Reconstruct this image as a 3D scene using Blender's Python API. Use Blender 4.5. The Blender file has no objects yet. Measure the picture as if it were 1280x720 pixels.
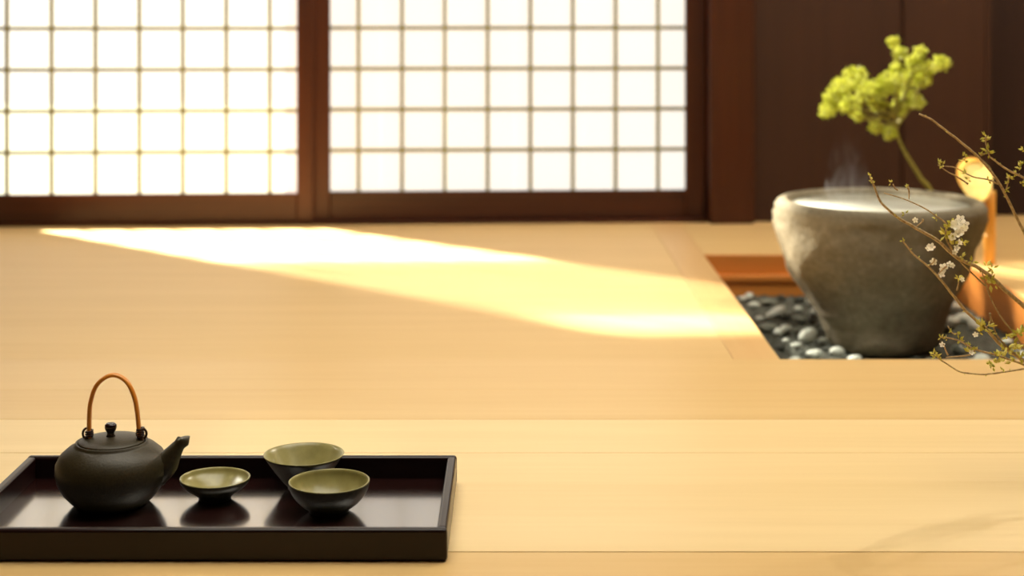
import bpy, bmesh, math, random
from mathutils import Vector, Matrix, noise
random.seed(7)
S = bpy.context.scene
C = S.collection
PI = math.pi
# ------------------------------------------------------------------ camera geometry
H, F, VX, VY = 0.79, 1950.0, 645.0, -3.0      # eye height, focal length in px, vanishing point of the 1280x720 frame
def P(px, py, Y):            # point seen at a pixel, at distance Y
    return Vector(((px-VX)*Y/F, Y, H-(py-VY)*Y/F))
def FL(px, py, z=0.0):       # point seen at a pixel, at height z
    return P(px, py, F*(H-z)/(py-VY))

# ------------------------------------------------------------------ materials
def nt(name):
    m = bpy.data.materials.new(name); m.use_nodes = True
    n = m.node_tree; n.nodes.clear()
    o = n.nodes.new('ShaderNodeOutputMaterial')
    return m, n, o
def N(n, t, **kw):
    x = n.nodes.new(t)
    for k, v in kw.items():
        if k in x.inputs: x.inputs[k].default_value = v
        else: setattr(x, k, v)
    return x
def lin(c):
    return tuple(((v/255)/12.92 if v/255 <= .04045 else ((v/255+.055)/1.055)**2.4) for v in c)+(1,)
def ramp(n, stops):
    r = n.nodes.new('ShaderNodeValToRGB')
    e = r.color_ramp.elements
    while len(e) < len(stops): e.new(.5)
    for i, (p, c) in enumerate(stops):
        e[i].position = p; e[i].color = lin(c)
    return r
def simple(name, col, rough=.5, spec=.5, metal=0, bump=0, scale=30, col2=None, coat=0, stretch=(1,1,1), detail=4):
    m, n, o = nt(name)
    b = N(n, 'ShaderNodeBsdfPrincipled', Roughness=rough, Metallic=metal)
    b.inputs['Specular IOR Level'].default_value = spec
    b.inputs['Coat Weight'].default_value = coat
    b.inputs['Coat Roughness'].default_value = .12
    tc = N(n, 'ShaderNodeTexCoord'); mp = N(n, 'ShaderNodeMapping'); mp.inputs['Scale'].default_value = stretch
    n.links.new(tc.outputs['Object'], mp.inputs[0])
    ns = N(n, 'ShaderNodeTexNoise', Scale=scale, Detail=detail)
    n.links.new(mp.outputs[0], ns.inputs['Vector'])
    r = ramp(n, [(.3, col), (.7, col2 or tuple(min(255, v*1.12) for v in col))])
    n.links.new(ns.outputs['Fac'], r.inputs[0]); n.links.new(r.outputs[0], b.inputs['Base Color'])
    if bump:
        bp = N(n, 'ShaderNodeBump', Strength=bump, Distance=.01)
        n.links.new(ns.outputs['Fac'], bp.inputs['Height']); n.links.new(bp.outputs[0], b.inputs['Normal'])
    n.links.new(b.outputs[0], o.inputs[0])
    return m
def wood(name, c1, c2, rough=.45, spec=.4, axis='X', fine=1.0, var=.06, bump=.03):
    """planed wood: long grain along one axis, each board (mesh island) a little different"""
    m, n, o = nt(name)
    b = N(n, 'ShaderNodeBsdfPrincipled', Roughness=rough); b.inputs['Specular IOR Level'].default_value = spec
    tc = N(n, 'ShaderNodeTexCoord'); mp = N(n, 'ShaderNodeMapping')
    s = {'X': (.35, 9, 9), 'Y': (9, .35, 9), 'Z': (9, 9, .35)}[axis]
    mp.inputs['Scale'].default_value = tuple(v*fine for v in s)
    ge = N(n, 'ShaderNodeNewGeometry')
    ad = N(n, 'ShaderNodeVectorMath', operation='ADD')
    sc = N(n, 'ShaderNodeMath', operation='MULTIPLY'); sc.inputs[1].default_value = 13.7
    n.links.new(ge.outputs['Random Per Island'], sc.inputs[0])
    n.links.new(tc.outputs['Object'], mp.inputs[0]); n.links.new(mp.outputs[0], ad.inputs[0]); n.links.new(sc.outputs[0], ad.inputs[1])
    a = N(n, 'ShaderNodeTexNoise', Scale=1.0, Detail=5, Roughness=.6, Distortion=.4)
    n.links.new(ad.outputs[0], a.inputs['Vector'])
    f = N(n, 'ShaderNodeTexNoise', Scale=6.0, Detail=3, Roughness=.6)
    n.links.new(ad.outputs[0], f.inputs['Vector'])
    mx = N(n, 'ShaderNodeMix', data_type='FLOAT'); mx.inputs[0].default_value = .35
    n.links.new(a.outputs['Fac'], mx.inputs[2]); n.links.new(f.outputs['Fac'], mx.inputs[3])
    r = ramp(n, [(.32, c1), (.68, c2)])
    n.links.new(mx.outputs[0], r.inputs[0])
    hv = N(n, 'ShaderNodeHueSaturation')
    mr = N(n, 'ShaderNodeMapRange'); mr.inputs['To Min'].default_value = 1-var; mr.inputs['To Max'].default_value = 1+var
    n.links.new(ge.outputs['Random Per Island'], mr.inputs[0]); n.links.new(mr.outputs[0], hv.inputs['Value'])
    n.links.new(r.outputs[0], hv.inputs['Color']); n.links.new(hv.outputs[0], b.inputs['Base Color'])
    bp = N(n, 'ShaderNodeBump', Strength=bump, Distance=.01)
    n.links.new(mx.outputs[0], bp.inputs['Height']); n.links.new(bp.outputs[0], b.inputs['Normal'])
    n.links.new(b.outputs[0], o.inputs[0])
    return m

M = {}
M['floor_pale'] = wood('pale_floor_wood', (230,200,142), (240,212,158), .42, .35, 'X', var=.015)
M['floor_mid'] = wood('honey_floor_wood', (216,178,116), (226,192,132), .42, .35, 'X', var=.015)
M['floor_back'] = wood('matting_wood', (218,182,122), (228,194,136), .5, .3, 'X', fine=1.6, var=.02)
M['floor_strip'] = wood('border_strip_wood', (218,176,116), (228,190,132), .42, .35, 'Y', var=.01)
M['pit_wood'] = wood('orange_cedar', (200,122,50), (220,146,68), .45, .4, 'X', var=.04)
M['pit_wood_y'] = wood('orange_cedar_side', (190,112,44), (210,136,60), .45, .4, 'Y', var=.04)
M['frame'] = wood('dark_brown_frame', (56,25,10), (88,42,17), .42, .4, 'Z', var=.08)
M['frame_x'] = wood('dark_brown_rail', (50,22,9), (82,38,15), .42, .4, 'X', var=.08)
M['post'] = wood('red_brown_post', (54,25,10), (76,37,17), .4, .35, 'Z', var=.05)
M['muntin'] = wood('muntin_wood', (142,136,96), (160,154,110), .7, .1, 'Z', var=.03)
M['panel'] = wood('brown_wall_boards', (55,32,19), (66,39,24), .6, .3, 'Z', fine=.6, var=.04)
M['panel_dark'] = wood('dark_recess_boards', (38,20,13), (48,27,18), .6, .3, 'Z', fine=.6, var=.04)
M['plaster'] = simple('brown_plaster', (72,48,30), .85, .2, bump=.2, scale=60)
M['ceil'] = wood('ceiling_boards', (96,62,38), (120,80,50), .6, .3, 'X')
M['lacquer'] = simple('dark_red_lacquer', (30,8,6), .2, .8, scale=3, stretch=(1,8,8), col2=(40,12,9), coat=1)
M['lacquer_rim'] = simple('satin_dark_lacquer', (18,5,4), .36, .15, scale=3, stretch=(1,8,8), col2=(30,9,7), coat=.3)
M['iron'] = simple('olive_cast_iron', (48,41,23), .46, .4, bump=.08, scale=260, col2=(58,50,28))
M['knob'] = simple('dark_glazed_knob', (26,16,22), .15, .6)
M['bamboo_cane'] = simple('orange_cane', (196,112,28), .3, .5, bump=.1, scale=40, col2=(228,150,52), stretch=(1,1,.3))
M['lug'] = simple('dark_bronze', (52,34,24), .3, .6, metal=.3)
M['glaze_out'] = simple('dark_olive_glaze', (44,40,24), .38, .5, bump=.06, scale=150, col2=(58,52,32))
M['glaze_in'] = simple('sage_glaze', (138,130,78), .3, .5, scale=60, col2=(156,147,92))
M['stone'] = None
M['bamboo'] = simple('golden_bamboo', (224,156,60), .32, .5, scale=12, col2=(240,184,90), stretch=(6,6,.4))
M['bamboo_cut'] = simple('bamboo_cut_face', (244,208,110), .5, .4, scale=60, col2=(252,222,136))
M['gravel'] = simple('dark_gravel', (60,64,58), .85, .3, bump=1.0, scale=90, col2=(112,114,104))
M['bark'] = simple('twig_bark', (158,128,86), .6, .3, bump=.3, scale=200, col2=(212,184,132))
M['stem_green'] = simple('green_stem', (130,120,48), .6, .3, bump=.2, scale=80, col2=(160,150,70))
M['vase'] = simple('dark_stoneware', (60,50,42), .5, .4, bump=.2, scale=40)
M['lamp_wood'] = simple('lamp_wood', (70,38,20), .5, .4)

def leafmat(name, c, c2, trans=.5):
    m, n, o = nt(name)
    ns = N(n, 'ShaderNodeTexNoise', Scale=45, Detail=2); tc = N(n, 'ShaderNodeTexCoord')
    n.links.new(tc.outputs['Object'], ns.inputs['Vector'])
    r = ramp(n, [(.35, c), (.65, c2)]); n.links.new(ns.outputs['Fac'], r.inputs[0])
    d = N(n, 'ShaderNodeBsdfDiffuse'); t = N(n, 'ShaderNodeBsdfTranslucent'); g = N(n, 'ShaderNodeBsdfGlossy', Roughness=.4)
    mx = N(n, 'ShaderNodeMixShader'); mx.inputs[0].default_value = trans
    m2 = N(n, 'ShaderNodeMixShader'); m2.inputs[0].default_value = .04
    for q in (d, t): n.links.new(r.outputs[0], q.inputs['Color'])
    n.links.new(d.outputs[0], mx.inputs[1]); n.links.new(t.outputs[0], mx.inputs[2])
    n.links.new(mx.outputs[0], m2.inputs[1]); n.links.new(g.outputs[0], m2.inputs[2]); n.links.new(m2.outputs[0], o.inputs[0])
    return m
M['leaf'] = leafmat('bright_leaf', (184,190,60), (226,230,112), .45)
M['bud'] = leafmat('bud_green', (204,198,78), (236,228,130), .4)
M['petal'] = leafmat('white_petal', (252,246,220), (255,254,244), .5)

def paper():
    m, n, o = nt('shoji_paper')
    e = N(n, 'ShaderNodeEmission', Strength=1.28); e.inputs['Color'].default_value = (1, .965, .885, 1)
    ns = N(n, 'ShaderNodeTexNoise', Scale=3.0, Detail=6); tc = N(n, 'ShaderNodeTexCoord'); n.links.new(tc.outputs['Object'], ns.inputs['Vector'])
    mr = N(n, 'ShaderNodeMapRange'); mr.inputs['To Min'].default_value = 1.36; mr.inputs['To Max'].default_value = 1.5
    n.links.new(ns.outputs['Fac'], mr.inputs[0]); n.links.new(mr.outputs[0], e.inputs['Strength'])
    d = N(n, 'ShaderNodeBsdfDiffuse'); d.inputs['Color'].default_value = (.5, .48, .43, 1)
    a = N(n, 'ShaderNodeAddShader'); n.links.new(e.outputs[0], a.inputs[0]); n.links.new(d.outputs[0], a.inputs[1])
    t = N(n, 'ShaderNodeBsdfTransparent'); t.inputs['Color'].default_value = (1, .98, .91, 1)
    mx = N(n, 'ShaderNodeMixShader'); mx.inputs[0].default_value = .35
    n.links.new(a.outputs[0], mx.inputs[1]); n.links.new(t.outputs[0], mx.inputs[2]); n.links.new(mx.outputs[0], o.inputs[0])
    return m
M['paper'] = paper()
def emis(name, col, st):
    m, n, o = nt(name); e = N(n, 'ShaderNodeEmission', Strength=st); e.inputs['Color'].default_value = col
    n.links.new(e.outputs[0], o.inputs[0]); return m
def stone():
    m, n, o = nt('pale_grey_stone')
    b = N(n, 'ShaderNodeBsdfPrincipled', Roughness=.8); b.inputs['Specular IOR Level'].default_value = .3
    tc = N(n, 'ShaderNodeTexCoord')
    a = N(n, 'ShaderNodeTexNoise', Scale=7, Detail=8, Roughness=.65); n.links.new(tc.outputs['Object'], a.inputs['Vector'])
    f = N(n, 'ShaderNodeTexNoise', Scale=70, Detail=5); n.links.new(tc.outputs['Object'], f.inputs['Vector'])
    mx = N(n, 'ShaderNodeMix', data_type='FLOAT'); mx.inputs[0].default_value = .4
    n.links.new(a.outputs['Fac'], mx.inputs[2]); n.links.new(f.outputs['Fac'], mx.inputs[3])
    r = ramp(n, [(.3, (100,91,72)), (.55, (128,119,98)), (.75, (154,146,126))]); n.links.new(mx.outputs[0], r.inputs[0])
    n.links.new(r.outputs[0], b.inputs['Base Color'])
    bp = N(n, 'ShaderNodeBump', Strength=.5, Distance=.012); n.links.new(mx.outputs[0], bp.inputs['Height']); n.links.new(bp.outputs[0], b.inputs['Normal'])
    n.links.new(b.outputs[0], o.inputs[0]); return m
M['stone'] = stone()
def water():
    m, n, o = nt('basin_water')
    b = N(n, 'ShaderNodeBsdfPrincipled', Roughness=.06, IOR=1.33); b.inputs['Base Color'].default_value = lin((214,216,204))
    tc = N(n, 'ShaderNodeTexCoord'); a = N(n, 'ShaderNodeTexNoise', Scale=14, Detail=2); n.links.new(tc.outputs['Object'], a.inputs['Vector'])
    bp = N(n, 'ShaderNodeBump', Strength=.25, Distance=.01); n.links.new(a.outputs['Fac'], bp.inputs['Height']); n.links.new(bp.outputs[0], b.inputs['Normal'])
    n.links.new(b.outputs[0], o.inputs[0]); return m
M['water'] = water()
def steam_mat():
    m, n, o = nt('steam_vapour')
    v = N(n, 'ShaderNodeVolumePrincipled'); v.inputs['Color'].default_value = (1, 1, 1, 1); v.inputs['Anisotropy'].default_value = .3
    tc = N(n, 'ShaderNodeTexCoord'); mp = N(n, 'ShaderNodeMapping'); mp.inputs['Scale'].default_value = (1, 1, .35)
    n.links.new(tc.outputs['Object'], mp.inputs[0])
    a = N(n, 'ShaderNodeTexNoise', Scale=26, Detail=3, Distortion=1.2); n.links.new(mp.outputs[0], a.inputs['Vector'])
    mr = N(n, 'ShaderNodeMapRange'); mr.inputs['From Min'].default_value = .45; mr.inputs['From Max'].default_value = .75
    mr.inputs['To Min'].default_value = 0; mr.inputs['To Max'].default_value = 1; n.links.new(a.outputs['Fac'], mr.inputs[0])
    sp = N(n, 'ShaderNodeSeparateXYZ'); n.links.new(tc.outputs['Object'], sp.inputs[0])
    g = N(n, 'ShaderNodeMapRange'); g.inputs['From Min'].default_value = 0; g.inputs['From Max'].default_value = .2
    g.inputs['To Min'].default_value = 5.5; g.inputs['To Max'].default_value = 0; n.links.new(sp.outputs['Z'], g.inputs[0])
    ml = N(n, 'ShaderNodeMath', operation='MULTIPLY'); n.links.new(mr.outputs[0], ml.inputs[0]); n.links.new(g.outputs[0], ml.inputs[1])
    n.links.new(ml.outputs[0], v.inputs['Density']); n.links.new(v.outputs[0], o.inputs['Volume']); return m
M['steam'] = steam_mat()

# ------------------------------------------------------------------ mesh helpers
def tag(o, label=None, cat=None, group=None, kind=None):
    if label: o['label'] = label
    if cat: o['category'] = cat
    if group: o['group'] = group
    if kind: o['kind'] = kind
    return o
def obj(name, bm, mats, parent=None, smooth=False, loc=None):
    me = bpy.data.meshes.new(name)
    bmesh.ops.recalc_face_normals(bm, faces=bm.faces)
    bm.to_mesh(me); bm.free()
    for m in (mats if isinstance(mats, (list, tuple)) else [mats]): me.materials.append(m)
    if smooth:
        for p in me.polygons: p.use_smooth = True
    o = bpy.data.objects.new(name, me); C.objects.link(o)
    if parent: o.parent = parent
    if loc is not None: o.location = loc
    return o
def thing(name, label, cat, loc=(0,0,0), rz=0, group=None):
    o = bpy.data.objects.new(name, None); C.objects.link(o); o.location = loc; o.rotation_euler = (0,0,rz)
    return tag(o, label, cat, group)
def box(bm, x0, x1, y0, y1, z0, z1, mi=0, bev=0, seg=1):
    vs = [bm.verts.new(p) for p in ((x0,y0,z0),(x1,y0,z0),(x1,y1,z0),(x0,y1,z0),(x0,y0,z1),(x1,y0,z1),(x1,y1,z1),(x0,y1,z1))]
    fs = [bm.faces.new([vs[i] for i in q]) for q in ((0,3,2,1),(4,5,6,7),(0,1,5,4),(1,2,6,5),(2,3,7,6),(3,0,4,7))]
    for f in fs: f.material_index = mi
    if bev:
        es = list({e for f in fs for e in f.edges})
        r = bmesh.ops.bevel(bm, geom=es, offset=bev, segments=seg, affect='EDGES', profile=.5)
        for f in r['faces']: f.material_index = mi
def lathe(bm, prof, n=64, c=(0,0,0), wob=None, mi=None):
    rings = []
    for k, (r, z) in enumerate(prof):
        if r < 1e-6: rings.append([bm.verts.new((c[0], c[1], c[2]+z))]); continue
        ring = []
        for i in range(n):
            a = 2*PI*i/n; rr = r
            p = Vector((math.cos(a)*rr, math.sin(a)*rr, z))
            if wob: p = wob(p, a, k)
            ring.append(bm.verts.new((c[0]+p.x, c[1]+p.y, c[2]+p.z)))
        rings.append(ring)
    for k in range(len(rings)-1):
        A, B = rings[k], rings[k+1]
        for i in range(n):
            j = (i+1) % n
            if len(A) == 1 and len(B) == 1: continue
            if len(A) == 1: f = bm.faces.new((A[0], B[j], B[i]))
            elif len(B) == 1: f = bm.faces.new((A[i], A[j], B[0]))
            else: f = bm.faces.new((A[i], A[j], B[j], B[i]))
            if mi: f.material_index = mi[k]
    if len(rings[0]) > 1 and len(rings[-1]) > 1: pass
def smooth_path(pts, n=6):
    """Catmull-Rom through points"""
    pts = [Vector(p) for p in pts]
    if len(pts) < 3: return pts
    q = [2*pts[0]-pts[1]]+pts+[2*pts[-1]-pts[-2]]; out = []
    for i in range(1, len(q)-2):
        for k in range(n):
            t = k/n; a, b, c, d = q[i-1:i+3]
            out.append(.5*((2*b)+(-a+c)*t+(2*a-5*b+4*c-d)*t*t+(-a+3*b-3*c+d)*t*t*t))
    out.append(pts[-1]); return out
def tube(bm, pts, rad, n=8, cap=True):
    pts = [Vector(p) for p in pts]; m = len(pts); rings = []
    up = Vector((0,0,1)); prev = None
    for i, p in enumerate(pts):
        d = (pts[min(i+1,m-1)]-pts[max(i-1,0)]).normalized()
        if prev is None:
            u = d.cross(up);
            if u.length < .1: u = d.cross(Vector((0,1,0)))
            u.normalize()
        else:
            u = (prev - d*prev.dot(d)).normalized()
        prev = u; v = d.cross(u)
        t = i/(m-1); r = rad(t) if callable(rad) else rad
        rx, ry = r if isinstance(r, tuple) else (r, r)
        rings.append([bm.verts.new(p+u*math.cos(2*PI*k/n)*rx+v*math.sin(2*PI*k/n)*ry) for k in range(n)])
    for a, b in zip(rings, rings[1:]):
        for k in range(n): bm.faces.new((a[k], a[(k+1)%n], b[(k+1)%n], b[k]))
    if cap: bm.faces.new(rings[0][::-1]); bm.faces.new(rings[-1])
    return rings
def B(): return bmesh.new()
def struct(name, bm, m, **k):
    return tag(obj(name, bm, m, **k), kind='structure')

# ------------------------------------------------------------------ floor with the sunken stone bed
XL, XR, YB, YF = -3.2, 3.0, 5.75, -1.6
PX0, PX1, PY0, PY1, PD = .577, 1.34, 3.408, 4.80, -.11
bm = B(); T = -.03; g = .0011; bv = .0012
for a, b, mi in ((YF, .4, 0), (.4, 1.35, 0), (1.35, 2.224, 1), (2.224, 2.707, 0), (2.707, 2.923, 0), (2.923, 3.143, 1), (3.143, 3.408, 1)):
    if a == 2.224:
        pl = [(XL,a+g),(XR,a+g),(XR,2.5438),(.42,2.546),(XR,2.5480),(XR,b-g),(XL,b-g)]     # a long drying crack opens toward the right
        lo_ = [bm.verts.new((x,y,T)) for x,y in pl]; hi_ = [bm.verts.new((x,y,0)) for x,y in pl]
        bm.faces.new(lo_[::-1]).material_index = mi; bm.faces.new(hi_).material_index = mi
        for i in range(7): bm.faces.new((lo_[i], lo_[(i+1)%7], hi_[(i+1)%7], hi_[i])).material_index = mi
    else:
        e = g*.3 if b in (3.143,) or a in (3.143,) else g
        box(bm, XL, XR, a+e, b-e, T, 0, mi, bv*.5 if e < g else bv)
edges = [3.408, 3.56, 3.92, 4.28, 4.62, 4.98, 5.36, YB]
for a, b in zip(edges, edges[1:]):
    box(bm, XL, .475-g*.5, a+.0002, b-.0002, T, 0, 2, .0003)
box(bm, .475+g*.5, PX0, 3.408+.0003, YB, T, 0, 3, .0006)
box(bm, PX0+.0003, PX1, PY1, 5.2, T, 0, 2, .0006); box(bm, PX0+.0003, PX1, 5.2+.0003, YB, T, 0, 2, .0006)
for a, b in zip((3.408, 3.9, 4.4, PY1, 5.2), (3.9, 4.4, PY1, 5.2, YB)):
    box(bm, PX1+.0003, XR, a+.0003, b-.0003, T, 0, 1, .0006)
box(bm, XL, PX0-.02, YF, YB, T-.05, T-.001, 1)
box(bm, PX0-.02, XR, YF, PY0-.02, T-.05, T-.001, 1)
struct('floor', bm, [M['floor_pale'], M['floor_mid'], M['floor_back'], M['floor_strip']])
# lining of the recess
bm = B()
box(bm, PX0-.02, PX1+.02, PY1, PY1+.02, T-.14, T-.0005, 0)
box(bm, PX0-.001, PX1-.001, PY1-.012, PY1+.0, -.058, -.001, 0, .002)
box(bm, PX0-.001, PX1-.001, PY1-.045, PY1+.0, -.076, -.0585, 0, .002)
box(bm, PX0-.001, PX1-.001, PY1-.030, PY1+.0, -.13, -.0765, 0, .002)
box(bm, PX1, PX1+.02, PY0-.02, PY1, T-.14, T-.0005, 1); box(bm, PX1-.010, PX1-.0002, PY0, PY1-.046, -.13, -.0012, 1, .002)
box(bm, PX0-.02, PX0, PY0-.02, PY1, T-.14, T-.0005, 1)
box(bm, PX0, PX1, PY0-.02, PY0, T-.14, T-.0005, 0)
box(bm, PX0-.02, PX1+.02, PY0-.02, PY1+.02, -.19, -.165, 0)
struct('trim_1', bm, [M['pit_wood'], M['pit_wood_y']])
# gravel bed
bm = B(); nx, ny = 70, 120; grid = []
for j in range(ny+1):
    row = []
    for i in range(nx+1):
        x = PX0+.001+(PX1-PX0-.013)*i/nx; y = PY0+.001+(PY1-PY0-.033)*j/ny
        z = PD-.012+.010*noise.noise((x*45, y*45, 0))+.006*noise.noise((x*110, y*110, 3))
        row.append(bm.verts.new((x, y, z)))
    grid.append(row)
for j in range(ny):
    for i in range(nx): bm.faces.new((grid[j][i], grid[j][i+1], grid[j+1][i+1], grid[j+1][i]))
g0 = obj('gravel', bm, M['gravel'], smooth=True)
tag(g0, 'fine dark grey gravel covering the bottom of the sunken bed', 'gravel', kind='stuff')

# ------------------------------------------------------------------ pebbles
peb = [simple('pebble_pale', (196,202,192), .5, .4, scale=30, col2=(216,222,212)),
       simple('pebble_grey', (116,122,112), .5, .4, scale=30, col2=(140,146,134)),
       simple('pebble_dark', (60,64,58), .5, .4, scale=30, col2=(78,82,74))]
def pebble_mesh(seed, m):
    bm = B(); bmesh.ops.create_icosphere(bm, subdivisions=3, radius=1)
    for v in bm.verts:
        v.co *= 1+.22*noise.noise(v.co*.9+Vector((seed*7.3, 0, 0)))
    return bm
def cr(s, ox, oy, lst): return [(x/s+ox, y/s+oy, w/s) for x, y, w in lst]
spots = [(350,165,60,0,.5),(425,208,80,0,.55),(515,190,110,1,.4),(560,262,145,0,.5),(462,300,60,0,.7),(545,350,60,1,.6),(625,368,80,0,.8),
  (718,305,90,1,.6),(632,440,50,0,.7),(770,415,115,0,.85),(698,472,70,0,.6),(688,380,50,1,.7),(862,440,56,0,.8),(815,528,95,0,.6),
  (962,515,90,0,.75),(1075,560,90,0,.6),(845,340,60,2,.6),(640,280,70,2,.6),(740,520,60,2,.5),(900,500,60,2,.6),(590,480,60,2,.5)]
desc = {0:'small pale pebble at the far left corner of the sunken bed', 1:'pale pebble second from the far left corner of the sunken bed',
 3:'long bright white pebble tilted at the left of the stone basin', 9:'largest round white pebble in the pile left of the stone basin foot',
 14:'oval white pebble lying nearest the foot of the stone basin', 15:'white pebble half hidden by the floor edge in front of the basin',
 13:'flat white pebble against the front floor edge left of the basin', 2:'wide flat grey pebble at the back of the pebble pile',
 6:'round bright pebble midway between the long white one and the largest one'}
PG = 'pebbles in the sunken bed around the basin'
placed = []
for i, (x, y, w, mi, fl) in enumerate(spots):
    px, py = x/5.14+860, y/5.14+340
    r = w/5.14/2*4.1/F*1.08
    p = FL(px, py+r*fl*F/4.1*.5, PD-.004)
    o = obj('pebble', pebble_mesh(i, None), peb[mi], smooth=True)
    o.location = (max(p.x, PX0+r*1.2), max(p.y, PY0+r*1.3), PD-.006+r*fl*.75); o.scale = (r, r*.8, r*fl*.8)
    o.rotation_euler = (random.uniform(-.1,.1), random.uniform(-.2,.2)-(.35 if i in (3,9) else 0), random.uniform(-.3,.6))
    tag(o, desc.get(i, 'smooth grey pebble in the sunken bed beside the stone basin'), 'pebble', PG)
    placed.append((p.x, p.y, r))
src = [o for o in C.objects if o.name.startswith('pebble')]
k = 0; tries = 0
while k < 110 and tries < 6000:
    tries += 1
    x = random.uniform(PX0+.03, PX1-.04); y = random.uniform(PY0+.03, PY1-.07); r = random.uniform(.012, .026)
    if (x-.945)**2+(y-4.05)**2 < (.17+r)**2: continue
    if x < .80 and 3.5 < y < 4.5 and k % 3: continue
    if any((x-a)**2+(y-b)**2 < (.8*(r+c))**2 for a, b, c in placed): continue
    s = random.choice(src); o = s.copy(); C.objects.link(o)
    o.location = (x, y, PD-.008+r*.5); o.scale = (r*1.1, r*.85, r*.6); o.rotation_euler = (0, random.uniform(-.15,.15), random.uniform(0, 6))
    o['label'] = 'smooth grey pebble in the sunken bed beside the stone basin'
    placed.append((x, y, r)); k += 1

# ------------------------------------------------------------------ back wall (very slightly out of square with the floor boards)
WY, WK = 5.46, .043
WR = math.atan(WK)
def wl(o):
    o.location = (0, WY, 0); o.rotation_euler = (0, 0, WR); return o
def WX(px):   # local x on the wall of a pixel column
    t = (px-VX)/F; X = t*WY/(1-WK*t); return X*math.sqrt(1+WK*WK)
zt, zb, ztop = .683, .109, 1.92          # first visible muntin, bottom of lattice, top of the panels
ZM = [.109+.1435*i for i in range(1, 13)]; ZM = [z for z in ZM if z < ztop-.05]
def shoji(name, xo0, xi0, xi1, xo1, verts, yoff):
    t = tag(bpy.data.objects.new(name, None), kind='structure'); C.objects.link(t); wl(t)
    d = .032
    b1 = B(); box(b1, xo0, xi0, yoff, yoff+d, .012, ztop, 0, .003); box(b1, xi1, xo1, yoff, yoff+d, .012, ztop, 0, .003)
    obj('window_stile', b1, M['frame'], t)
    b2 = B(); box(b2, xi0+.0005, xi1-.0005, yoff+.001, yoff+d-.001, .012, zb, 0, .003); box(b2, xi0, xi1, yoff+.001, yoff+d-.001, ztop-.05, ztop, 0, .003)
    obj('window_rail', b2, M['frame_x'], t)
    b3 = B(); w = .0066
    for x in verts: box(b3, x-w, x+w, yoff+.011, yoff+.021, zb, ztop-.05)
    for z in ZM: box(b3, xi0, xi1, yoff+.013, yoff+.0212, z-w, z+w)
    obj('window_lattice', b3, M['muntin'], t)
    b4 = B(); b4.faces.new([b4.verts.new(q) for q in ((xi0, yoff+.0215, zb), (xi1, yoff+.0215, zb), (xi1, yoff+.0215, ztop-.05), (xi0, yoff+.0215, ztop-.05))])
    obj('window_paper', b4, M['paper'], t)
    return t
step = WX(282)-WX(227)
lx = [WX(p) for p in (7,63,118,173,227.5,282,336.5)]
lx = [lx[0]-step*i for i in range(1, 9)]+lx
shoji('window_1', WX(7)-step*8.9, WX(7)-step*8.5, WX(371), WX(391.5), lx, .0)
rx = [WX(p) for p in (447,502,556,610,664,717.5,771.5,825)]
shoji('window_2', WX(377), WX(411.5), WX(859), WX(883), rx, .036)
# sill the panels slide on, posts, lintel
bm = B(); box(bm, WX(7)-step*9, WX(884), -.01, .12, 0, .012, 0, .002)
wl(struct('trim_2', bm, M['frame_x']))
bm = B(); box(bm, WX(884.5), WX(940), -.05, .12, .0, 2.35, 0, .006, 2)
wl(struct('wall_post', bm, M['post']))
bm = B(); box(bm, WX(7)-step*9, WX(884), -.04, .12, ztop+.002, ztop+.12, 0, .004)
wl(struct('trim_3', bm, M['frame_x']))
bm = B()
box(bm, WX(7)-step*9-.03, WX(884), .0, .1, ztop+.125, 2.6)
box(bm, -3.3, WX(7)-step*9-.0, .0, .1, 0, 2.6)
x0, x1, x2 = WX(940)+.001, WX(1128), WX(1232)
for a, b in ((x0, x1-.004), (x1+.004, x2)): box(bm, a, b, .0, .04, .001, 2.35, 1, .004)
box(bm, x1-.006, x1+.006, .012, .03, .001, 2.35, 1)
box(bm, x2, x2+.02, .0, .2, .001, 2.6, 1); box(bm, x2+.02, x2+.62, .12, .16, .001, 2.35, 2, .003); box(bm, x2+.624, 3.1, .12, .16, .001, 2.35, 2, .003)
box(bm, x0, 3.1, .165, .25, 0, 2.6, 0); box(bm, WX(884), 3.1, .0, .12, 2.352, 2.6, 0)
wl(struct('wall_back', bm, [M['plaster'], M['panel'], M['panel_dark']]))
# other walls, ceiling
bm = B(); box(bm, XL-.1, XL, YF, YB, -.03, 2.6); struct('wall_left', bm, M['plaster'])
bm = B(); box(bm, XR, XR+.1, YF, YB, -.03, 2.6); struct('wall_right', bm, M['plaster'])
bm = B(); box(bm, XL, XR, YF-.1, YF, -.03, 2.6); struct('wall_front', bm, M['plaster'])
bm = B()
for i in range(16): box(bm, XL+i*.3875, XL+(i+1)*.3875-.004, YF, YB+.1, 2.6, 2.63, 0, .002)
box(bm, XL, XR, YF, YB+.1, 2.631, 2.66)
struct('ceiling', bm, M['ceil'])

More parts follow.
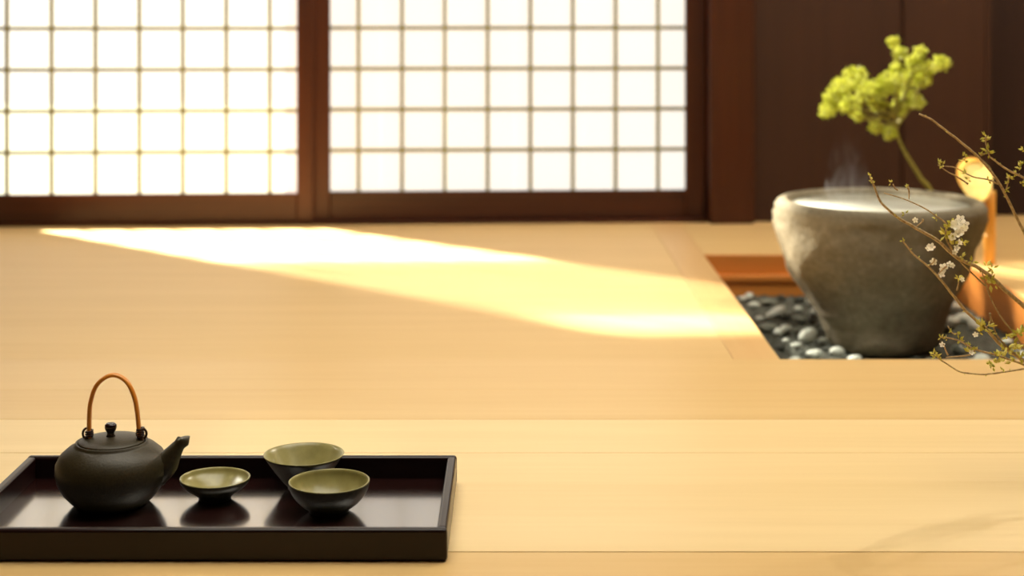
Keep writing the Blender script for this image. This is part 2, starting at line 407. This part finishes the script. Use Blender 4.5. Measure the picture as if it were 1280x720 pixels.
# ------------------------------------------------------------------ outside the paper windows: ground, plus boards and reed slats added to shape the sun
bm = B(); box(bm, -9, 9, 5.9, 16, -.4, -.3); struct('ground_outside', bm, simple('mossy_garden_ground', (66,72,50), .95, .1, col2=(96,96,74)))
sh = M['frame']
bm = B()  # unseen boards, stepped so sun reaches only the leaves and right floor
xa = -.70
box(bm, xa-.12, xa+.22, .15, .17, .0, 2.3, 0, .002)
for i in range(2): box(bm, xa+.222+i*.24, xa+.22+(i+1)*.24, .15, .17, .0, 1.55, 0, .002)
for i in range(5): box(bm, xa+.702+i*.25, xa+.70+(i+1)*.25, .15, .17, .0, 1.05, 0, .002)
o = wl(obj('sun_block_boards', bm, sh)); tag(o, 'stepped dark boards, low at the right, added outside the right paper window to block sun', 'shutter')
bm = B(); xb = -1.92  # added boards that cut off the sun left of the floor patch
for i in range(4): box(bm, xb-(i+1)*.3+.002, xb-i*.3, .15, .17, .0, 2.3, 0, .002)
o = wl(obj('sun_block_boards', bm, sh)); tag(o, 'dark boards added outside the far end of the left paper window to block sun', 'shutter')
bm = B(); z = 1.02  # unseen slats, added to weaken the far part of the sun patch
while z < 1.88:
    box(bm, xb-.15, xa, .19, .192, z, z+(.0112 if z < 1.75 else .0092)); z += .017
for x in (xb+.1, (xa+xb)/2, xa-.1): box(bm, x-.002, x+.002, .188, .19, 1.02, 2.3)
reed = simple('reed', (190,160,100), .7, .2)
o = wl(obj('sun_dim_slats', bm, reed)); tag(o, 'reed slats added outside the left paper window to dim the sun', 'blind')
bm = B(); z = 1.02  # second set of added slats, softening sun on the leaves and right floor
while z < 2.25:
    box(bm, xa+.23, xa+1.85, .19, .192, z, z+.0088); z += .017
for x in (xa+.35, xa+1.0, xa+1.7): box(bm, x-.002, x+.002, .188, .19, 1.02, 2.3)
o = wl(obj('sun_dim_slats', bm, reed)); tag(o, 'reed slats added outside the right paper window to dim the sun', 'blind')

# ------------------------------------------------------------------ tray
TX0, TX1, TY0, TY1, TZ = -.793, -.096, 2.182, 2.541, .046
w = .0155
t = thing('serving_tray', 'large dark red-black lacquered rectangular tray on the pale floor', 'tray', ((TX0+TX1)/2, (TY0+TY1)/2, 0))
hx, hy = (TX1-TX0)/2, (TY1-TY0)/2
bm = B(); box(bm, -hx+.004, hx-.004, -hy+.004, hy-.004, .004, .012); obj('tray_base', bm, M['lacquer'], t); M['lacquer'].node_tree.nodes['Principled BSDF'].inputs['Coat IOR'].default_value = 2.2; M['lacquer'].node_tree.nodes['Principled BSDF'].inputs['IOR'].default_value = 2.1
def rail(x0, x1, y0, y1):
    bm = B(); box(bm, x0, x1, y0, y1, .0005, TZ, 0, .005, 3); return bm
for q in ((-hx, hx, -hy, -hy+w), (-hx, hx, hy-w, hy), (-hx+.0004, -hx+w, -hy+w-.004, hy-w+.004), (hx-w, hx-.0004, -hy+w-.004, hy-w+.004)):
    o = obj('tray_rail', rail(*q), M['lacquer_rim'], t, smooth=True)
    md = o.modifiers.new('wn', 'WEIGHTED_NORMAL')

# ------------------------------------------------------------------ teapot
TPX, TPY = -.622, 2.4
t = thing('teapot', 'olive-black cast iron teapot with arched cane handle on the dark tray', 'teapot', (TPX, TPY, .0122))
prof = [(0,.0),(.050,.0),(.055,.002),(.062,.008),(.0735,.021),(.0815,.036),(.0848,.050),(.0838,.064),(.077,.077),(.066,.0865),(.058,.0905),(.0545,.0925),(.0545,.0955),(.0525,.0962),(.0505,.0945),(.0505,.088),(0,.086)]
bm = B(); lathe(bm, prof, 96)
# spout fairing: pull the shoulder out toward the spout
for v in bm.verts:
    a = math.atan2(v.co.y+.012, v.co.x); r = math.hypot(v.co.x, v.co.y)
    if r > .06 and .02 < v.co.z < .09:
        k = math.exp(-(a/.28)**2)*math.exp(-((v.co.z-.062)/.018)**2)
        v.co.x += .008*k; v.co.z += .002*k
obj('pot_body', bm, M['iron'], t, smooth=True)
bm = B(); lathe(bm, [(0,.094),(.0495,.0942),(.0502,.0962),(.0485,.0978),(.030,.1015),(.012,.1030),(0,.1032)], 72)
lid = obj('lid', bm, M['iron'], t, smooth=True)
bm = B(); lathe(bm, [(0,.102),(.0075,.1025),(.0058,.106),(.0055,.109),(.0078,.1125),(.0092,.1165),(.0088,.1205),(.0062,.1232),(.003,.1225),(0,.122)], 32)
obj('lid_knob', bm, M['knob'], lid, smooth=True, loc=(-.0015, 0, 0))
bm = B()
pts = smooth_path([(.068,-.004,.052),(.084,-.006,.062),(.094,-.007,.076),(.104,-.008,.090),(.1135,-.009,.101)], 6)
def sr(t): return (.0145*(1-t)**1.1+.0082+.010*max(0, t-.8), .019*(1-t)**1.5+.0075+.020*max(0, t-.8))
rings = tube(bm, pts, sr, 24)
for v in rings[-1]: v.co.z = .1035+ (v.co.x-.1135)*.12
for v in rings[-2]: v.co.z = min(v.co.z, .101)
obj('spout', bm, M['iron'], t, smooth=True)
bm = B()
arc = smooth_path([(-.0335,0,.098),(-.0345,0,.112),(-.0345,0,.130),(-.0325,0,.155),(-.024,0,.180),(-.008,0,.1945),(.008,0,.1965),(.024,0,.186),(.035,0,.163),(.0395,0,.138),(.0415,0,.118),(.043,0,.104)], 6)
tube(bm, arc, lambda t: (.0034, .0060) , 12)
hd = obj('handle', bm, M['bamboo_cane'], t, smooth=True)
for sgn, x in ((-1, -.037), (1, .046)):
    bm = B(); box(bm, x-.0035, x+.0035, -.006, .006, .088, .104, 0, .002, 2)
    lp = [(x+.0075*math.cos(a), 0, .107+.0085*math.sin(a)) for a in [2*PI*i/16 for i in range(17)]]
    tube(bm, lp, .0019, 8, cap=False)
    lg = obj('handle_lug', bm, M['lug'], t, smooth=True)
    bm = B()
    for k in range(4 if sgn > 0 else 3):
        zz = .104+k*.0035; xx = x+(-.002 if sgn > 0 else .0025)
        ring = [(xx+.0052*math.cos(a), .0066*math.sin(a), zz+.0012*math.cos(a)) for a in [2*PI*i/16 for i in range(17)]]
        tube(bm, ring, .0014, 6, cap=False)
    obj('handle_binding', bm, M['lug'], hd, smooth=True)

# ------------------------------------------------------------------ tea bowls
def bowl(loc, R, Hh, foot, label, shape=1.0):
    pr = [(0,.002),(foot*.8,.002),(foot*.84,0),(foot,0),(foot*1.0,.004)]
    n = 12
    for i in range(1, n+1):
        t = i/n; r = foot+(R-foot)*(math.sin(t*PI/2)**shape if shape < 1.3 else t**.85); pr.append((r, .004+(Hh-.004)*t))
    k0 = len(pr)-1
    pr.append((R-.0010, Hh+.0009)); pr.append((R-.0026, Hh))
    for i in range(n-1, 0, -1):
        t = i/n; r = foot+(R-foot)*(math.sin(t*PI/2)**shape if shape < 1.3 else t**.85)-.0034; pr.append((max(r*1.0, .004), .0085+(Hh-.0085)*t))
    pr.append((foot*.6, .0085)); pr.append((0, .0082))
    mi = [0 if k < k0 else 1 for k in range(len(pr)-1)]
    bm = B(); sd = random.random()*10
    lathe(bm, pr, 80, wob=lambda p, a, k: p*(1+.006*math.sin(2*a+sd)), mi=mi)
    o = obj('tea_bowl', bm, [M['glaze_out'], M['glaze_in']], smooth=True, loc=loc)
    return tag(o, label, 'bowl', 'tea bowls on the tray')
bowl((-.4675, 2.423, .0122), .0540, .0325, .0250, 'smallest dark tea bowl, beside the teapot spout', 1.12)
bowl((-.2832, 2.365, .0122), .0610, .0452, .0300, 'wide tea bowl with sage inside, nearest the tray\'s front rim', .75)
bowl((-.3365, 2.475, .0122), .0635, .0540, .0250, 'taller tea bowl at the back rim of the tray, partly behind another bowl', 1.5)

# ------------------------------------------------------------------ stone basin
BX, BY = .945, 4.05
t = thing('stone_basin', 'rough grey stone water basin standing in the sunken pebble bed', 'basin', (BX, BY, 0))
prof = [(0,-.116),(.122,-.116),(.137,-.110),(.148,-.096),(.158,-.070),(.166,-.036),(.177,-.006),(.190,.022),(.210,.057),(.225,.086),(.236,.112),(.245,.136),(.253,.163),(.262,.203),(.267,.228),(.268,.250),(.262,.262),(.252,.267),(.240,.266),(.232,.259),(.228,.250),(.22,.225),(.20,.15),(.15,.06),(0,.05)]
pf = []
for (a, b) in zip(prof, prof[1:]):
    pf += [(a[0]+(b[0]-a[0])*s/3, a[1]+(b[1]-a[1])*s/3) for s in range(3)]
pf.append(prof[-1])
def wob(p, a, k):
    q = p.copy()
    out = 1 if k < 46 else .3
    if p.z > .235: out *= .35
    d = .020*noise.noise(p*4+Vector((3,1,0)))+.008*noise.noise(p*13)+.003*noise.noise(p*38)
    # chipped ledges
    c = noise.noise(Vector((p.x*6, p.y*6, p.z*9))+Vector((9,2,5)))
    d += -.022*max(0, min(1, (c-.08)*5))*.6 *max(0, min(1, (.235-p.z)/.08)) if p.z < .235 else 0
    n = Vector((math.cos(a), math.sin(a), 0))
    return q+n*d*out
bm = B(); lathe(bm, pf, 160, wob=wob)
obj('bowl', bm, M['stone'], t, smooth=True)
bm = B(); lathe(bm, [(0,.252),(.1,.252),(.232,.252),(.232,.249),(0,.249)], 64); obj('water', bm, M['water'], t, smooth=True)
# steam
bm = B()
lathe(bm, [(0,0),(.05,.002),(.06,.03),(.055,.08),(.045,.13),(.03,.18),(0,.20)], 24)
o = obj('steam', bm, M['steam'], smooth=True, loc=(.86, 4.05, .256)); tag(o, 'faint white wisp of steam rising from the water in the stone basin', 'steam', kind='stuff')

# ------------------------------------------------------------------ green shrub behind the basin
YP = 4.47
t = thing('young_tree', 'slender young tree with bright yellow-green leaves behind the stone basin', 'tree', (1.20, YP, PD-.006))
org = Vector((1.20, YP, PD-.006))
def loc_(pts): return [p-org for p in pts]
bm = B()
stem = [org+Vector((0,0,-.03)), org+Vector((.0,0,.10)), P(1166,250,YP), P(1150,222,YP), P(1137,200,YP), P(1126,180,YP), P(1120,158,YP), P(1122,135,YP)]
tube(bm, smooth_path(loc_(stem), 6), lambda t: .006*(1-t)+.003, 10)
st = obj('trunk', bm, M['stem_green'], t, smooth=True)
blobs = [(160,370,28),(168,335,26),(225,362,32),(245,268,38),(200,300,32),(290,322,36),(325,362,24),(375,285,44),(340,300,34),(420,335,30),(458,352,24),
 (450,220,26),(500,238,22),(545,218,24),(470,180,17),(378,145,15),(400,182,18),(400,372,26),(318,440,18),(368,460,18),(255,402,16),(480,272,26),(430,270,28),(270,300,22),(390,240,20),(145,390,14)]
bl = [(980+x/2.77, y/2.77, r/2.77) for x, y, r in blobs]
def leafquad(bm, c, u, v, L, W):
    n = u.cross(v)*W*.25
    a = [bm.verts.new(c), bm.verts.new(c+u*L*.5+v*W*.5+n), bm.verts.new(c+u*L), bm.verts.new(c+u*L*.5-v*W*.5+n)]
    m = bm.verts.new(c+u*L*.5)
    for i in range(4): bm.faces.new((a[i], a[(i+1)%4], m))
def rv():
    while True:
        v = Vector((random.uniform(-1,1), random.uniform(-1,1), random.uniform(-1,1)))
        if .05 < v.length < 1: return v
bmb = B(); bmf = B(); R_ = random.Random(4)
fork = [P(1120,160,YP), P(1122,135,YP), P(1121,145,YP)]
for i, (x, y, r) in enumerate(bl):
    Yc = YP+random.uniform(-.05, .05)
    c = P(x, y, Yc)-org; rr = r*YP/F
    f = fork[i % 3]-org
    mid = (f+c)/2+Vector((0, 0, -.01+random.uniform(-.01,.01)))
    tube(bmb, smooth_path([f, mid, c], 4), lambda t: .0030*(1-t)+.0012, 6)
    for q in range(int(110*(r/10)**1.6)+24):
        d = rv(); p = c+Vector((d.x, d.y*1.1, d.z*.9))*rr*1.0
        u = (d.normalized()*.6+rv()*.8).normalized(); v = u.cross(rv()).normalized()
        leafquad(bmf, p, u, v, random.uniform(.010,.017), random.uniform(.008,.012))
obj('twigs', bmb, M['stem_green'], t, smooth=True)
obj('foliage', bmf, M['leaf'], t)

# ------------------------------------------------------------------ bamboo spout
SY = 4.62; SX = (1237-VX)*SY/F
t = thing('bamboo_spout', 'golden bamboo spout on an upright post behind the right side of the basin', 'spout', (SX, SY, 0))
bm = B()
zt_ = H-(238-VY)*SY/F
tube(bm, [(0,0,z) for z in (0,.08,.083,.086,.089,.16,zt_)], lambda t: .0175 , 20)
for z in (.085, .205): tube(bm, [(0,0,z-.003),(0,0,z),(0,0,z+.003)], lambda t: .0178+.0022*math.sin(t*PI), 20)
obj('post', bm, M['bamboo'], t, smooth=True)
bm = B()
# hollow pipe sloping down toward the basin, cut slantwise
e = P(1221,227,SY-.10)-Vector((SX, SY, 0)); s0 = e+Vector((.03, .15, .0))
d = (e-s0).normalized(); u = d.cross(Vector((0,0,1))).normalized(); v = u.cross(d)
ro, ri, n = .044, .039, 32
ringo0, ringi0, ringo1, ringi1 = [], [], [], []
for i in range(n):
    a = 2*PI*i/n; off = u*math.cos(a)*(1+.12*math.sin(a))+v*math.sin(a)*1.25
    sl = -d*(math.sin(a))*.058        # slanted cut: top edge is shorter
    ringo0.append(bm.verts.new(s0+off*ro)); ringi0.append(bm.verts.new(s0+off*ri))
    ringo1.append(bm.verts.new(e+off*ro+sl)); ringi1.append(bm.verts.new(e+off*ri*.98+sl*.98))
for i in range(n):
    j = (i+1) % n
    bm.faces.new((ringo0[i], ringo0[j], ringo1[j], ringo1[i]))
    for q in ((ringi1[i], ringi1[j], ringi0[j], ringi0[i]), (ringo1[i], ringo1[j], ringi1[j], ringi1[i])):
        bm.faces.new(q).material_index = 1
    bm.faces.new((ringo0[j], ringo0[i], ringi0[i], ringi0[j]))
node = [bm.verts.new(e+(u*math.cos(2*PI*i/n)*(1+.12*math.sin(2*PI*i/n))+v*math.sin(2*PI*i/n)*1.25)*ri*.985-d*(.006+math.sin(2*PI*i/n)*.053)) for i in range(n)]
bm.faces.new(node).material_index = 1
obj('pipe', bm, [M['bamboo'], M['bamboo_cut']], t, smooth=False)

# ------------------------------------------------------------------ flowering branches (standing in a vase just beyond the frame)
VC = Vector((.985, 2.56, 0)); VT = .165
t = thing('flower_vase', 'low dark stoneware vase on the floor holding the bare flowering branches', 'vase', VC)
bm = B(); lathe(bm, [(0,0),(.045,0),(.055,.003),(.068,.013),(.078,.026),(.085,.042),(.088,.060),(.087,.078),(.082,.096),(.073,.113),(.061,.127),(.050,.138),(.0445,.148),(.0445,.156),(.048,.165),(.044,.166),(.040,.150),(.045,.13),(.07,.1),(.07,.05),(.0,.02)], 48)
obj('vase_body', bm, M['vase'], t, smooth=True)
bm = B(); lathe(bm, [(0,.110),(.068,.110),(0,.109)], 32); obj('vase_water', bm, M['water'], t)
def mouth(dx, dy): return [VC+Vector((dx, dy, VT+.02)), VC+Vector((dx*.5, dy*.5, .13)), VC+Vector((-dx*.6, -dy*.6, .04))]
def budmesh(bm, p, r, n=3):
    for k in range(n):
        u = (rv()+Vector((0,0,.4))).normalized(); c = p+u*r*.3; v = u.cross(rv()).normalized(); wv = u.cross(v)
        L = r*random.uniform(1.3, 2.1); W = r*random.uniform(.35, .55)
        top = bm.verts.new(c+u*L); bot = bm.verts.new(c)
        ring = [bm.verts.new(c+u*L*.45+(v*math.cos(a)+wv*math.sin(a)*.6)*W) for a in (0, PI/2.5, PI*.8, PI*1.2, PI*1.6)]
        for i in range(5):
            bm.faces.new((ring[i], ring[(i+1)%5], top)); bm.faces.new((ring[(i+1)%5], ring[i], bot))
def blossom(parent, p, r):
    bm = B()
    nn = Vector((random.uniform(-.5,.2), -1, random.uniform(-.2,.8))).normalized(); a0 = random.random()*6
    u0 = nn.cross(Vector((0,0,1))).normalized(); v0 = nn.cross(u0)
    for k in range(5):
        a = a0+2*PI*k/5; u = (u0*math.cos(a)+v0*math.sin(a)+nn*.35).normalized(); v = u.cross(nn).normalized()
        c = [p+u*r*.1, p+u*r*.55+v*r*.38+nn*r*.12, p+u*r*1.0+v*r*.2+nn*r*.2, p+u*r*1.0-v*r*.2+nn*r*.2, p+u*r*.55-v*r*.38+nn*r*.12]
        bm.faces.new([bm.verts.new(q) for q in c])
    bmesh.ops.create_icosphere(bm, subdivisions=1, radius=r*.16, matrix=Matrix.Translation(p+nn*r*.15))
    return obj('blossom', bm, M['petal'], parent)
def branch(label, Y, main, tw, buds, blos, mo, r0=.0030, r1=.0012):
    """main: pixels from tip to the frame edge; tw: side twigs (pixel polylines); buds: (x, y, size px); blos: (x, y, size px)"""
    t = thing('flowering_branch', label, 'branch', VC+Vector((-mo[0]*.6, -mo[1]*.6, .04)), 0, 'branches standing in the vase')
    o = Vector(t.location)
    def PP(q, k=0): return P(q[0], q[1], Y+(q[2] if len(q) > 2 else 0))-o
    pts = [PP(q) for q in main]; mm = [p-o for p in mouth(*mo)]
    dirn = (pts[-1]-pts[-2]).normalized(); Lm = (mm[0]-pts[-1]).length; ctl = pts[-1]+dirn*Lm*.4
    pts += [pts[-1]*(1-k)**2+ctl*2*k*(1-k)+mm[0]*k*k for k in (.2, .4, .6, .8)]+mm
    bm = B(); sp = smooth_path(pts, 7)
    sp = [p+Vector((0, .0012*noise.noise(p*60), .0012*noise.noise(p*60+Vector((5,5,5))))) for p in sp]
    tube(bm, sp, lambda t: r1+(r0-r1)*min(1, t*1.6), 7)
    obj('stem', bm, M['bark'], t, smooth=True)
    for q in tw:
        bm = B(); tube(bm, smooth_path([PP(z) for z in q], 6), lambda t: .0009+.0009*t, 6)
        obj('side_twig', bm, M['bark'], t, smooth=True)
    bm = B()
    for x, y, s in buds: budmesh(bm, PP((x, y)), s*Y/F*.5, 5)
    # little buds scattered along the stem
    L = len(main)*7-7
    for i in range(4, L, 5):
        if random.random() < .8: budmesh(bm, sp[i], random.uniform(1.6, 3.0)*Y/F, 1)
    obj('bud_leaves', bm, M['bud'], t)
    for x, y, s in blos: blossom(t, PP((x, y, random.uniform(-.01, .01))), s*Y/F*.5)
def c7(l): return [(1060+x/4, 120+y/4)+tuple(r) for x, y, *r in l]
def c8(l): return [(1060+x/3.6, 280+y/3.6)+tuple(r) for x, y, *r in l]
branch('topmost arching branch, its thin tip crossing the green leaves, ahead of bamboo spout', 2.70,
  c7([(355,88),(420,120),(500,180),(600,260),(670,325),(760,440),(820,560),(880,680)]),
  [c7([(450,345),(500,380),(540,400),(600,440)]), c7([(480,350),(540,360),(620,402),(700,418),(750,440)]), c7([(790,470),(800,430),(805,400)])],
  c7([(470,345,7),(455,335,6),(580,330,8),(580,300,6),(590,390,8),(600,420,7),(805,410,7),(800,440,6),(790,470,6),(700,420,6)]), [], (.02, .02), .0030, .0016)
branch('upper right branch with a short upright budded twig beside the bamboo spout', 2.66,
  c7([(710,305),(750,335),(800,370),(880,410)]),
  [c7([(710,305),(700,280),(690,240),(688,205)]), c7([(700,280),(680,290),(662,296)])],
  c7([(688,205,8),(692,225,8),(700,275,10),(705,290,9),(680,290,7),(662,296,6),(860,360,8),(870,350,7),(878,270,8),(840,390,6),(868,440,7)]), [], (.03, -.01), .0026, .0014)
branch('longest branch reaching across the basin front, carrying most white blossoms', 2.62,
  c7([(110,400),(130,450),(165,530),(240,600),(340,660)])+c8([(400,72),(490,150),(600,205),(700,290),(792,372)]),
  [c7([(180,485),(280,515),(380,560),(440,600),(490,640)])+c8([(440,60),(470,120)]), c7([(305,515),(305,480),(300,455)]), c7([(340,655),(370,630),(375,615)]), c7([(225,440),(235,462),(250,470)]),
   c8([(600,208),(640,330),(690,420),(745,490),(790,560)]), c8([(400,72),(460,120),(520,185),(600,262),(625,280)])],
  c7([(112,402,6),(125,440,5),(215,435,5),(300,455,5),(500,660,10),(520,640,9),(440,610,6),(240,600,5),(285,590,6)])+c8([(440,50,12),(455,70,12),(480,95,10),(520,85,9),(620,190,9),(650,200,9),(640,265,14),(660,275,12),(625,250,9),(560,170,8),(510,145,8)]),
  c7([(545,640,15),(560,620,14),(580,640,15),(565,665,14),(530,650,12),(550,690,13),(335,620,8)])+c8([(375,105,11),(360,112,9),(470,60,11),(490,110,9),(480,125,8),(500,85,9)]), (.0, -.02), .0042, .0014)
branch('middle branch sloping down in front of the basin with small blossoms near its tip', 2.58,
  c8([(245,75),(300,140),(360,190),(420,255),(480,330),(540,400),(620,470),(690,545),(792,615)]),
  [c8([(400,235),(430,200),(470,178)]), c8([(360,190),(385,170),(390,155)]), c8([(500,250),(495,280),(490,300)]), c8([(635,400),(650,440),(670,500),(720,560)]), c8([(620,470),(640,440),(640,400)])],
  c8([(248,78,5),(600,465,13),(615,480,13),(630,460,11),(590,485,9),(700,570,13),(720,590,12),(690,600,10),(750,560,12),(745,540,10),(720,510,9),(770,500,12),(785,490,12),(760,600,11),(500,245,7),(515,250,7),(660,500,6)]),
  c8([(385,170,10),(430,195,12),(418,225,10),(455,180,9),(470,185,8),(512,250,7),(575,500,8)]), (-.01, -.015), .0034, .0013)
branch('lower branch with yellow buds level with the near floor edge of the bed', 2.55,
  c8([(415,510),(500,525),(560,560),(670,590),(760,622),(830,650)]),
  [c8([(450,460),(470,490),(490,495)]), c8([(430,540),(440,570),(450,590)]), c8([(440,600),(540,590),(570,570)])],
  c8([(418,512,6),(440,520,6),(500,522,7),(540,545,6),(455,488,6),(490,495,5),(550,580,9),(570,570,7),(655,625,10),(680,590,10),(700,600,11),(640,632,8),(740,620,9),(730,560,9),(762,560,10),(780,600,9)]),
  c8([(425,545,8),(555,580,8)]), (-.02, .01), .0024, .0012)
branch('lowest thin branch that dips and curves up at its budded tip', 2.50,
  c8([(385,585),(405,600),(430,622),(500,662),(560,673),(640,675),(792,652)]), [],
  c8([(388,588,8),(398,598,8),(410,605,7),(650,640,8),(700,660,6)]), [], (-.03, -.02), .0017, .0010)

# ------------------------------------------------------------------ lamps added above the picture to light the floor and twigs
def fill_lamp(label, loc, sx, sy, power, col):
    t = thing('added_ceiling_lamp', label, 'lamp', loc)  # invented fixture that carries the overhead fill light
    bm = B()
    for q in ((-sx/2, sx/2, -sy/2, -sy/2+.03), (-sx/2, sx/2, sy/2-.03, sy/2), (-sx/2, -sx/2+.03, -sy/2+.03, sy/2-.03), (sx/2-.03, sx/2, -sy/2+.03, sy/2-.03)):
        box(bm, q[0], q[1], q[2], q[3], -.10, 0)
    obj('lamp_frame', bm, M['lamp_wood'], t)
    bm = B(); box(bm, -sx/2+.03, sx/2-.03, -sy/2+.03, sy/2-.03, -.07, -.068); obj('lamp_diffuser', bm, emis('fill_lamp_glow', (1,.86,.62,1), 1.5), t)
    l = bpy.data.lights.new('ceiling_fill_light', 'AREA'); l.shape = 'RECTANGLE'; l.size = sx-.08; l.size_y = sy-.08; l.energy = power; l.color = col
    lo = bpy.data.objects.new('fill_light', l); C.objects.link(lo); lo.parent = t; lo.location = (0, 0, -.075)
fill_lamp('broad wooden framed fill lamp added flat to the ceiling to brighten the floor', (.1, 2.7, 2.6), 2.6, 1.6, 60, (1, .96, .84))
# small spherical pendant, added to throw the thin twig shadows
lp = Vector((1.95, 4.65, 2.28))
t = thing('added_pendant', 'small round pendant lamp added near the back right of the ceiling for twig shadows', 'lamp', (lp.x, lp.y, 2.6))
bm = B(); tube(bm, [(0,0,0), (0,0,-.24)], .003, 8); obj('cord', bm, M['lamp_wood'], t)
bm = B(); lathe(bm, [(.0,-.235),(.04,-.238),(.045,-.25),(.0,-.252)], 24); obj('cap', bm, M['lamp_wood'], t)
bm = B(); bmesh.ops.create_uvsphere(bm, u_segments=24, v_segments=12, radius=.035, matrix=Matrix.Translation((0,0,-.288)))
obj('lamp_bulb', bm, emis('bulb_glow', (1,.8,.5,1), 8), t, smooth=True)
l = bpy.data.lights.new('added_pendant_light', 'POINT'); l.energy = 125; l.color = (1, .9, .7); l.shadow_soft_size = .025
lo = bpy.data.objects.new('added_pendant_light', l); C.objects.link(lo); lo.parent = t; lo.location = (0, 0, -.37)

# ------------------------------------------------------------------ sun and sky
l = bpy.data.lights.new('sun', 'SUN'); l.energy = 125; l.color = (1, .95, .84); l.angle = math.radians(3.2)
so = bpy.data.objects.new('sun', l); C.objects.link(so)
el = math.radians(35); d = Vector((.76*math.cos(el), -.65*math.cos(el), -math.sin(el)))
so.rotation_euler = d.to_track_quat('-Z', 'Y').to_euler()
w_ = bpy.data.worlds.new('sky'); S.world = w_; w_.use_nodes = True
bg = w_.node_tree.nodes['Background']; bg.inputs[0].default_value = (1, .97, .9, 1); bg.inputs[1].default_value = 1.2

# ------------------------------------------------------------------ camera
cam = bpy.data.cameras.new('camera'); co = bpy.data.objects.new('camera', cam); C.objects.link(co)
co.location = (0, 0, H); co.rotation_euler = (PI/2, 0, 0)
cam.sensor_width = 36; cam.lens = 36*F/1280
cam.shift_x = (640-VX)/1280; cam.shift_y = -(360-VY)/1280
cam.clip_start = .05
cam.dof.use_dof = True; cam.dof.focus_distance = 2.5; cam.dof.aperture_fstop = (36*F/1280/1000)/.019
S.camera = co
v = S.view_settings; v.view_transform = 'Standard'; v.look = 'None'; v.exposure = 0; v.gamma = 1; v.use_curve_mapping = False
